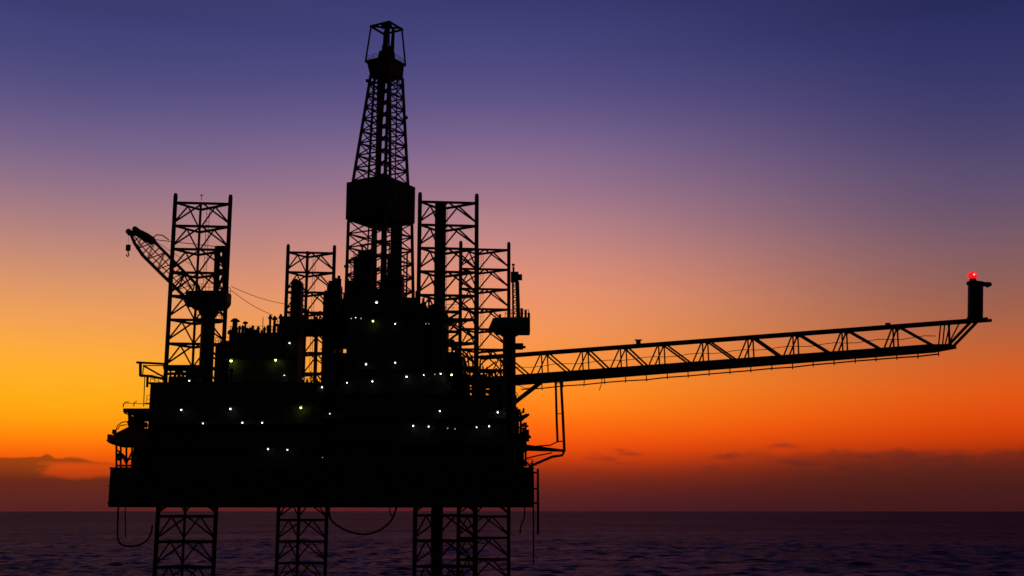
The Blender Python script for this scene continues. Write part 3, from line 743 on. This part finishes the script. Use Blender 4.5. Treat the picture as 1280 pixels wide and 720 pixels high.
    MB().box((X_(166, 570, Y), Y, HZ1), (X_(187, 570, Y), Y+8, Z_(556, Y))).build('locker', 'dark', t)
    # davit
    Y = 171.5
    t = thing('davit_frame', P(186, 473, Y), 'small lattice davit sticking out left below the crane with a wire hanging down', 'davit')
    m = MB().tube(P(170.5, 453, Y), P(208, 455, Y), .17, 6).build('top_beam', 'steel', t)
    m = MB().tube(P(175.5, 453, Y), P(175.5, 470, Y), .24, 6).build('end_post', 'steel', t)
    MB().path([P(175, 469.5, Y), P(186, 470, Y), P(207, 474, Y)], .2, 6).build('lower_beam', 'steel', t)
    MB().tube(P(179, 457, Y), P(206, 472, Y), .14, 6).build('brace', 'steel', t)
    MB().tube(P(178, 470, Y), P(180, 456, Y), .08, 5).tube(P(180, 457, Y), P(207, 457, Y), .08, 5).build('brace', 'steel', t)
    MB().tube(P(181, 470, Y), P(179.5, 508, Y), .07, 5).build('hanging_wire', 'dark', t)
    MB().tube(P(184.5, 470, Y), P(184, 484, Y), .2, 6).build('post', 'steel', t)
    return t
left_side()
# walkway and equipment on deckhouse roof by left leg
t = thing('pipe_rack', P(225, 478, 174), 'low rack of pipes behind the left leg on the deckhouse roof', 'pipe rack')
MB().box(P(206, 462, 174)-Vector((0, 1, 0)), Vector((X_(252, 460, 174), 176, Z_(457, 174)))).build('rack_beam', 'steel', t)
rn = random.Random(11)
for k in range(9):
    px = 208+k*5; MB().tube(P(px, 479, 174), P(px+rn.uniform(-3, 3), 460, 174), .16, 5).build('upright', 'steel', t)
MB().box((X_(212, 470, 174), 173.5, Z_(479, 174)), (X_(236, 470, 174), 176, Z_(471, 174))).build('rack_bin', 'dark', t)
MB().box((X_(233, 470, 174), 173.5, Z_(479, 174)), (X_(256, 470, 174), 176, Z_(464, 174))).build('rack_bin', 'dark', t)
m = MB()
for k in range(5): m.tube((X_(207, 470, 174), 174+k*.4, Z_(468, 174)+k*.1), (X_(250, 470, 174), 174+k*.4, Z_(467, 174)+k*.1), .1, 5)
m.build('pipe_bundle', 'steel', t)

# manifold at right end between deckhouse and boom
def manifold():
    Y = 172.0; rn = random.Random(21)
    t = thing('pipe_manifold', P(650, 583, Y), 'tangle of valves and pipes on the right end of the deck, below the boom strut', 'manifold')
    x0 = X_(641, 560, Y)
    MB().box((x0, Y+.5, HZ1), (X_(655, 560, Y), Y+4, Z_(541, Y))).build('valve_skid', 'dark', t, bevel=.1)
    MB().box((x0, Y+.5, Z_(541, Y)), (X_(649, 530, Y), Y+3, Z_(517, Y))).build('valve_skid', 'dark', t, bevel=.1)
    for px, pt, pb in ((646, 509, 520), (651, 515, 542), (657, 528, 583), (654, 535, 560), (660, 537, 552)):
        MB().tube(P(px, pb, Y), P(px, pt, Y), .17, 6).build('riser', 'dark', t)
    for a, b in (((644, 522), (661, 518)), ((645, 533), (658, 537)), ((648, 545), (664, 547)), ((650, 553), (660, 550)), ((645, 514), (652, 520)), ((650, 566), (659, 563))):
        MB().tube(P(*a, Y), P(*b, Y), .14, 6).build('branch_pipe', 'dark', t)
    for px, py, r in ((657, 520, .3), (648, 514, .3), (655, 531, .3), (656, 543, .35), (651, 523, .45), (661, 546, .2), (654, 552, .4), (659.5, 519, .2)):
        q = P(px, py, Y-.2); MB().tube(q-Vector((.1, .3, .1)), q+Vector((.1, .3, .1)), r, 10).build('valve', 'dark', t)
    for k in range(26):
        a = (rn.uniform(643, 658), rn.uniform(515, 562)); L_ = rn.uniform(2, 6)
        b = (a[0]+L_, a[1]+rn.uniform(-.6, .6)) if k % 2 else (a[0], a[1]-L_)
        MB().tube(P(*a, Y+rn.random()), P(*b, Y+rn.random()), rn.uniform(.06, .2), 6).build('fitting', 'dark', t)
    for px in (648, 653, 657): MB().lathe(P(px, 583, Y-1.5), [(.22, 0), (.22, .5), (.3, .55), (.3, .7)], 8).build('bollard', 'dark', t)
manifold()
# pipe gallery in the gap beneath the boom root
def gallery():
    Y = 186.0; t = thing('pipe_gallery', P(612, 492, Y), 'horizontal pipe gallery with gaps of sky under the boom root', 'pipe gallery')
    a, b = X_(577, 480, Y), X_(634, 480, Y)
    MB().box((a, Y, Z_(479, Y)), (b, Y+2, Z_(470.5, Y))).build('gallery_deck', 'dark', t)
    MB().tube((a, Y, Z_(484.5, Y)), (b, Y, Z_(484.5, Y)), .18, 6).build('pipe', 'dark', t)
    for px in (580, 585, 592, 597, 600, 605): MB().tube(P(px, 500, Y), P(px, 468, Y), .35, 6).build('support', 'dark', t)
    for px in (612, 618, 624): MB().tube(P(px, 497, Y), P(px+2, 478, Y), .15, 6).build('support', 'dark', t)
    m = MB(); railing(m, [(a, Y, Z_(470.5, Y)), (b, Y, Z_(470.5, Y))], step=1.2, h=1.1); m.build('railing', 'grey', t)
    rn = random.Random(5)
    for k in range(22):
        px = 562+k*3.2+rn.uniform(-2, 2); pt = rn.uniform(440, 458) if px < 600 else rn.uniform(456, 464)
        MB().tube(P(px, 471, Y+1), P(px+rn.uniform(-4, 4), pt, Y+1), .14, 5).build('vertical_pipe', 'dark', t)
    MB().path([P(604, 452, Y), P(611, 448, Y), P(622, 458, Y), P(628, 467, Y)], .12, 5).build('bent_pipe', 'dark', t)
    MB().path([P(600, 466, Y), P(612, 458, Y), P(620, 452, Y)], .12, 5).build('bent_pipe', 'dark', t)
gallery()
# work basket level between the overlapping right legs
def ladder_tower():
    Y = 188.0; t = thing('stair_tower', P(566, 470, Y), 'open stair tower between the thick dark chord and the right legs', 'stair tower')
    x0, x1 = X_(557, 420, Y), X_(575, 420, Y)
    for x in (x0, x1):
        for y in (Y, Y+2.4): MB().tube((x, y, Z_(470, Y)), (x, y, Z_(388, Y)), .14, 6).build('post', 'steel', t)
    for k, py in enumerate((455, 441, 428, 414, 400, 389)):
        z = Z_(py, Y); pl = MB().box((x0, Y, z), (x1, Y+2.4, z+.15)).build('landing', 'steel', t)
        m = MB(); railing(m, [(x0, Y, z), (x1, Y, z)], step=1.0); m.build('railing', 'grey', pl)
        if k: MB().tube((x0 if k % 2 else x1, Y+.5, zp), (x1 if k % 2 else x0, Y+.5, z), .2, 5).build('flight', 'steel', t)
        zp = z
ladder_tower()
# aerial light on left leg
q = P(252, 244, 181); t = thing('antenna', q, 'tiny antenna on top of the left leg', 'antenna')
MB().tube(q-Vector((0, 0, .9)), q+Vector((0, 0, .2)), .05, 5).build('rod', 'dark', t); MB().box(q-Vector((.25, .1, .05)), q+Vector((.3, .1, .02))).build('crossbar', 'dark', t)

# ------------------------------------------------------------------ lamps
def lamp(px, py, Y, kind, r, label, wall=.7):
    if kind == 'cool': r *= .86+.16*math.sin(px*3.7)
    p = P(px, py, Y)
    t = thing('floodlight', p, label, 'lamp', 'deck lamps of the rig')
    MB().lathe(p, sphere_prof(r, r*.8), 12).build('lamp_glass', kind+'_globe', t, smooth=True)
    k = {'cool': .6, 'green': .62, 'dim': .5}[kind]*(.85+.3*random.random())
    MB().lathe(p+Vector((0, -r*.3, -r*.62)), sphere_prof(r*k), 10).build('bulb', kind, t, smooth=True)
    MB().lathe(p+Vector((0, 0, r*.6)), [(r*1.15, 0), (r*1.2, .08), (r*.5, .22), (.06, .25)], 10).build('lamp_hood', 'dark', t)
    MB().path([p+Vector((0, 0, r*.6+.2)), p+Vector((0, .15, r*.6+.35)), p+Vector((0, wall, r*.6+.35))], .05, 5).build('bracket', 'dark', t)
YL, YC, YU, YS = 170.7, 171.4, 186.2, 182.0
lamps = [
 (289, 450, YU, 'green', .24, 'greenish lamp on the upper deckhouse, the left one of two'),
 (344.7, 449, YU, 'green', .24, 'greenish lamp on the upper deckhouse, the right one of two'),
 (236.8, 475.0, 171.9, 'cool', .2, 'whitish lamp on the roof edge beside the foot of the left leg'),
 (276.2, 471.5, 184.5, 'cool', .18, 'white lamp just right of the left crane column, below the greenish one'),
 (355.7, 468.5, YU, 'cool', .17, 'small white lamp at the lower right corner of the upper deckhouse'),
 (379, 472.5, 173.2, 'dim', .18, 'dim lamp at the bottom of the bright gap under the middle leg'),
 (362, 428, YU, 'cool', .18, 'white lamp high at the right edge of the upper deckhouse'),
 (226.7, 511.5, YL, 'cool', .2, 'leftmost lamp on the left deckhouse, alone near the side platform'),
 (288.1, 510.2, YL, 'cool', .26, 'bright white lamp on the left deckhouse, straight below the left greenish lamp'),
 (253.9, 528.4, YL, 'cool', .17, 'small white lamp low on the left deckhouse, left of the lower pair'),
 (303.1, 527.5, YL, 'cool', .19, 'white lamp low on the left deckhouse, left one of a close pair'),
 (327.9, 527.5, YL, 'cool', .19, 'white lamp low on the left deckhouse, right one of a close pair'),
 (376.2, 508.6, YL, 'green', .23, 'yellow-green lamp near the right end of the left deckhouse'),
 (335.2, 560.5, YL, 'cool', .18, 'left one of the two lowest white lamps, just above the hull'),
 (359.4, 561.5, YL, 'cool', .18, 'right one of the two lowest white lamps, just above the hull'),
 (402.6, 483.2, YC, 'cool', .17, 'small white lamp at the top left corner of the middle deckhouse'),
 (412.4, 516.8, YC, 'cool', .18, 'white lamp near the left edge of the middle deckhouse, alone at mid height'),
 (433.8, 477.7, YC, 'cool', .14, 'small faint lamp below and left of the bright one on the middle deckhouse'),
 (465.5, 475.8, YC, 'cool', .17, 'small white lamp on the middle deckhouse just below the bright left one'),
 (457.6, 454.4, YS, 'cool', .23, 'bright white lamp on the substructure, left one of two at one height'),
 (494, 452.6, YS, 'cool', .2, 'bright white lamp on the substructure, right one of two at one height'),
 (508.3, 470, YC, 'cool', .18, 'first lamp from the left in the row of five right of the derrick'),
 (529.7, 468.2, YC, 'cool', .16, 'second lamp from the left in the row of five right of the derrick'),
 (543.7, 467.3, YC, 'dim', .14, 'third and faintest lamp in the row of five right of the derrick'),
 (550.8, 466.4, YC, 'cool', .16, 'fourth lamp in the row of five right of the derrick'),
 (564.5, 467.6, 171.4, 'green', .17, 'last lamp in the row of five right of the derrick, slightly yellow'),
 (549.8, 513.1, YC, 'cool', .2, 'white lamp alone near the right edge of the middle deckhouse'),
 (622.2, 514.3, YL, 'cool', .22, 'bright white lamp nearest the right crane column'),
 (516.5, 531.4, YC, 'cool', .16, 'first small lamp in the long lower row right of centre'),
 (535.8, 532.3, YC, 'cool', .2, 'second lamp in the lower row right of centre, brighter than its neighbours'),
 (559.6, 534.5, YL, 'dim', .15, 'third lamp in the lower row right of centre, faint'),
 (568.8, 535.4, YL, 'dim', .14, 'fourth lamp in the lower row right of centre, the faintest'),
 (595.7, 533.3, YL, 'cool', .19, 'fifth lamp in the lower row, on the right deckhouse'),
 (611.3, 532, YL, 'cool', .18, 'last lamp in the lower row, below and left of the bright one'),
 (403.2, 571.4, YL, 'dim', .13, 'faint lamp low above the hull at the join of the left and middle deckhouses'),
 (470.8, 377.1, YS+1, 'cool', .22, 'highest white lamp, at the foot of the derrick'),
 (466.3, 400.6, YS, 'green', .17, 'yellow-green lamp on the drill floor edge below the highest lamp'),
 (494, 404.3, YS, 'cool', .16, 'small white lamp on the drill floor edge right of the yellow-green one'),
 (439, 397.5, YS, 'dim', .15, 'left one of three faint lamps in a row at the left foot of the derrick'),
 (444.6, 396.5, YS, 'cool', .14, 'middle one of three faint lamps in a row at the left foot of the derrick'),
 (451.3, 397.5, YS, 'dim', .15, 'right one of three faint lamps in a row at the left foot of the derrick'),
 (532.5, 404, YS, 'dim', .15, 'left one of two faint close lamps right of the derrick foot'),
 (536.3, 404, YS, 'dim', .15, 'right one of two faint close lamps right of the derrick foot'),
]
for a in lamps: lamp(*a)

# ------------------------------------------------------------------ sky
def azel(px, py):
    x, y, z = ray(px, py); return math.atan2(x, y), math.asin(z/math.sqrt(x*x+y*y+z*z))
W = bpy.data.worlds.new('World'); S.world = W; W.use_nodes = True
nt = W.node_tree; n = nt.nodes; L = nt.links; bg = n['Background']
def math_(op, a, b=None, c=None, clamp=False):
    m = n.new('ShaderNodeMath'); m.operation = op; m.use_clamp = clamp
    for i, v in enumerate((a, b, c)):
        if v is None: continue
        if isinstance(v, (int, float)): m.inputs[i].default_value = v
        else: L.new(v, m.inputs[i])
    return m.outputs[0]
def mix_(f, a, b, mode='MIX'):
    m = n.new('ShaderNodeMixRGB'); m.blend_type = mode
    for i, v in ((0, f), (1, a), (2, b)):
        if isinstance(v, (int, float)): m.inputs[i].default_value = v
        elif isinstance(v, tuple): m.inputs[i].default_value = (*v, 1)
        else: L.new(v, m.inputs[i])
    return m.outputs[0]
def smooth_(v, a, b):
    m = n.new('ShaderNodeMapRange'); m.interpolation_type = 'SMOOTHSTEP'
    L.new(v, m.inputs['Value']); m.inputs['From Min'].default_value = a; m.inputs['From Max'].default_value = b
    return m.outputs['Result']
tc = n.new('ShaderNodeTexCoord'); sep = n.new('ShaderNodeSeparateXYZ'); nv = n.new('ShaderNodeVectorMath'); nv.operation = 'NORMALIZE'
L.new(tc.outputs['Generated'], nv.inputs[0]); L.new(nv.outputs[0], sep.inputs[0])
el = math_('ARCSINE', sep.outputs['Z']); az = math_('ARCTAN2', sep.outputs['X'], sep.outputs['Y'])
E0, E1 = -.02, 1.58
def ramp(px, stops, zen):
    r = n.new('ShaderNodeValToRGB'); cr = r.color_ramp; cr.interpolation = 'B_SPLINE'
    pts = sorted([((azel(px, py)[1]-E0)/(E1-E0), c) for py, c in stops])
    pts = pts+[((R(34)-E0)/(E1-E0), zen), (1.0, tuple(v*.6 for v in zen))]
    cr.elements[0].position = pts[0][0]; cr.elements[0].color = (*lin(pts[0][1]), 1)
    cr.elements[1].position = pts[-1][0]; cr.elements[1].color = (*lin(pts[-1][1]), 1)
    for p, c in pts[1:-1]:
        e = cr.elements.new(p); e.color = (*lin(c), 1)
    L.new(math_('MULTIPLY_ADD', el, 1/(E1-E0), -E0/(E1-E0)), r.inputs[0])
    return r.outputs[0]
SL = [(0, (58, 60, 118)), (50, (66, 66, 120)), (100, (80, 75, 126)), (150, (104, 89, 134)), (200, (132, 105, 137)), (250, (158, 118, 130)), (300, (188, 132, 120)), (350, (218, 147, 102)),
      (400, (240, 158, 78)), (440, (254, 170, 48)), (480, (255, 176, 14)), (515, (255, 164, 2)), (540, (255, 136, 0)), (560, (250, 104, 2)), (580, (225, 70, 12)), (605, (150, 42, 20)), (634, (90, 32, 30))]
SC = [(0, (56, 57, 116)), (60, (67, 66, 122)), (120, (88, 79, 132)), (180, (124, 100, 142)), (240, (158, 117, 140)), (300, (196, 135, 130)), (350, (230, 144, 114)),
      (400, (244, 150, 92)), (440, (252, 148, 62)), (480, (255, 148, 30)), (515, (255, 124, 8)), (545, (254, 88, 2)), (568, (225, 64, 8)), (588, (140, 38, 20)), (610, (98, 32, 28)), (634, (74, 29, 38))]
SR = [(0, (38, 42, 94)), (60, (44, 47, 98)), (120, (56, 55, 105)), (180, (75, 67, 109)), (240, (94, 77, 110)), (300, (120, 88, 100)), (350, (142, 92, 86)), (400, (168, 95, 66)),
      (440, (198, 94, 42)), (480, (226, 88, 15)), (515, (228, 74, 3)), (545, (206, 55, 2)), (568, (148, 38, 8)), (590, (78, 26, 22)), (634, (50, 22, 30))]
cl, cc, cr_ = ramp(30, SL, (26, 22, 40)), ramp(760, SC, (26, 22, 40)), ramp(1245, SR, (14, 12, 28))
aL, aC, aR = azel(30, 500)[0], azel(760, 500)[0], azel(1245, 500)[0]
f1 = smooth_(az, aL, aC-.08); f2 = smooth_(az, aC-.12, aR+.03)
col = mix_(f2, mix_(f1, cl, cc), cr_)
# clouds low over the horizon
cv = n.new('ShaderNodeCombineXYZ'); L.new(math_('MULTIPLY', az, 9.0), cv.inputs[0]); L.new(math_('MULTIPLY', el, 34.0), cv.inputs[1])
nz = n.new('ShaderNodeTexNoise'); nz.inputs['Scale'].default_value = 2.2; nz.inputs['Detail'].default_value = 6; nz.inputs['Roughness'].default_value = .55
L.new(cv.outputs[0], nz.inputs['Vector'])
cv2 = n.new('ShaderNodeCombineXYZ'); L.new(math_('MULTIPLY', az, 26.0), cv2.inputs[0]); L.new(math_('MULTIPLY', el, 12.0), cv2.inputs[1])
nz2 = n.new('ShaderNodeTexNoise'); nz2.inputs['Scale'].default_value = 1.0; nz2.inputs['Detail'].default_value = 5
L.new(cv2.outputs[0], nz2.inputs['Vector'])
cv3 = n.new('ShaderNodeCombineXYZ'); L.new(math_('MULTIPLY', az, 60.0), cv3.inputs[0]); L.new(math_('MULTIPLY', el, 190.0), cv3.inputs[1])
nz3 = n.new('ShaderNodeTexNoise'); nz3.inputs['Scale'].default_value = 1.0; nz3.inputs['Detail'].default_value = 4
L.new(cv3.outputs[0], nz3.inputs['Vector'])
def elp(px, py): return azel(px, py)[1]
def gauss(v, c, s):
    d = math_('MULTIPLY', math_('SUBTRACT', v, c), 1/s); return math_('POWER', 2.718, math_('MULTIPLY', math_('MULTIPLY', d, d), -1))
# left bank : flat top with one small peak near px 58 and one lump at its left
edge = math_('ADD', elp(60, 573), math_('MULTIPLY', math_('SUBTRACT', nz2.outputs['Fac'], .5), .013))
edge = math_('ADD', edge, math_('MULTIPLY', gauss(az, azel(58, 570)[0], .0042), .0036))
edge = math_('ADD', edge, math_('MULTIPLY', gauss(az, azel(40, 570)[0], .014), .0016))
edge = math_('SUBTRACT', edge, math_('MULTIPLY', smooth_(az, azel(70, 570)[0], azel(150, 570)[0]), .004))
bank = math_('SUBTRACT', 1.0, smooth_(math_('ADD', math_('SUBTRACT', el, edge), math_('MULTIPLY', math_('SUBTRACT', nz3.outputs['Fac'], .5), .004)), -.0012, .0012))
bank = math_('MULTIPLY', bank, math_('SUBTRACT', 1.0, smooth_(az, azel(150, 570)[0], azel(420, 570)[0])))
# a red window in the bank
win = math_('MULTIPLY', math_('MULTIPLY', smooth_(math_('ADD', az, math_('MULTIPLY', math_('SUBTRACT', nz3.outputs['Fac'], .5), .03)), azel(42, 588)[0], azel(68, 588)[0]), math_('SUBTRACT', 1.0, smooth_(az, azel(128, 588)[0], azel(215, 588)[0]))),
            math_('MULTIPLY', smooth_(math_('ADD', el, math_('MULTIPLY', math_('SUBTRACT', nz2.outputs['Fac'], .5), .018)), elp(90, 600), elp(90, 592)), math_('SUBTRACT', 1.0, smooth_(el, elp(90, 582), elp(90, 575)))))
bankc = n.new('ShaderNodeValToRGB'); bankc.color_ramp.elements[0].position = 0; bankc.color_ramp.elements[0].color = (*lin((84, 33, 34)), 1)
bankc.color_ramp.elements[1].position = 1; bankc.color_ramp.elements[1].color = (*lin((150, 58, 14)), 1)
e = bankc.color_ramp.elements.new(.5); e.color = (*lin((90, 34, 24)), 1)
L.new(smooth_(el, elp(60, 634), elp(60, 566)), bankc.inputs[0])
col = mix_(math_('MULTIPLY', math_('MULTIPLY', bank, math_('SUBTRACT', 1.0, math_('MULTIPLY', win, .82))), .95), col, bankc.outputs[0])
# thin dusky bank low on the right
edr = math_('ADD', elp(1150, 564), math_('MULTIPLY', math_('SUBTRACT', nz2.outputs['Fac'], .5), .022))
br = math_('MULTIPLY', math_('SUBTRACT', 1.0, smooth_(math_('SUBTRACT', el, edr), -.004, .003)), smooth_(az, azel(820, 570)[0], azel(1120, 570)[0]))
br = math_('MULTIPLY', br, math_('MULTIPLY_ADD', nz3.outputs['Fac'], .5, .3))
col = mix_(br, col, lin((72, 27, 26)))
# uneven haze through the whole glow
cv4 = n.new('ShaderNodeCombineXYZ'); L.new(math_('MULTIPLY', az, 2.5), cv4.inputs[0]); L.new(math_('MULTIPLY', el, 16.0), cv4.inputs[1])
nz4 = n.new('ShaderNodeTexNoise'); nz4.inputs['Scale'].default_value = 1.0; nz4.inputs['Detail'].default_value = 3; L.new(cv4.outputs[0], nz4.inputs['Vector'])
hz = math_('MULTIPLY_ADD', nz4.outputs['Fac'], .16, .92)
hc = n.new('ShaderNodeCombineXYZ'); L.new(hz, hc.inputs[0]); L.new(hz, hc.inputs[1]); L.new(math_('MULTIPLY_ADD', nz4.outputs['Fac'], .06, .97), hc.inputs[2])
col = mix_(1.0, col, hc.outputs[0], 'MULTIPLY')
# faint wisps further right
dark = math_('MULTIPLY', smooth_(nz.outputs['Fac'], .52, .70), math_('MULTIPLY', smooth_(el, elp(800, 612), elp(800, 590)), math_('SUBTRACT', 1.0, smooth_(el, elp(800, 575), elp(800, 552)))))
dark = math_('MULTIPLY', dark, smooth_(az, azel(690, 580)[0], azel(800, 580)[0]))
col = mix_(math_('MULTIPLY', dark, .6), col, lin((78, 30, 34)))
for px, py, sx, sy, k in ((788, 568, .011, .0016, .5), (776, 564, .006, .0012, .4), (890, 586, .012, .002, .3), (978, 558, .012, .0018, .5), (1150, 566, .05, .002, .25)):
    a_, e_ = azel(px, py)
    g = math_('MULTIPLY', gauss(az, a_, sx), gauss(math_('ADD', el, math_('MULTIPLY', math_('SUBTRACT', nz2.outputs['Fac'], .5), .01)), e_, sy))
    col = mix_(math_('MULTIPLY', g, k), col, lin((96, 32, 34)))
# the far side of the sky is already night
back = smooth_(math_('ABSOLUTE', az), .62, 1.7)
nightc = n.new('ShaderNodeMapRange'); 
col = mix_(back, col, lin((16, 14, 28)))
# faint physical twilight on top
sky = n.new('ShaderNodeTexSky'); sky.sky_type = 'NISHITA'; sky.sun_disc = False; sky.sun_elevation = R(-2); sky.sun_rotation = R(-16)
add = mix_(1.0, col, mix_(1.0, sky.outputs[0], (.02, .02, .02), 'MULTIPLY'), 'ADD')
L.new(add, bg.inputs['Color']); bg.inputs['Strength'].default_value = 1.0

sd = bpy.data.lights.new('sun', 'SUN'); sun = bpy.data.objects.new('sun', sd); COL.objects.link(sun)
sd.energy = .002; sd.angle = R(3); sd.color = (1, .5, .2)
sun.rotation_euler = Vector((math.sin(R(-16)), math.cos(R(-16)), math.tan(R(1.5)))).to_track_quat('Z', 'Y').to_euler()

S.view_settings.view_transform = 'Standard'; S.view_settings.look = 'None'
S.view_settings.exposure = 0; S.view_settings.gamma = 1; S.view_settings.use_curve_mapping = False
S.render.engine = 'CYCLES'
S.cycles.max_bounces = 5
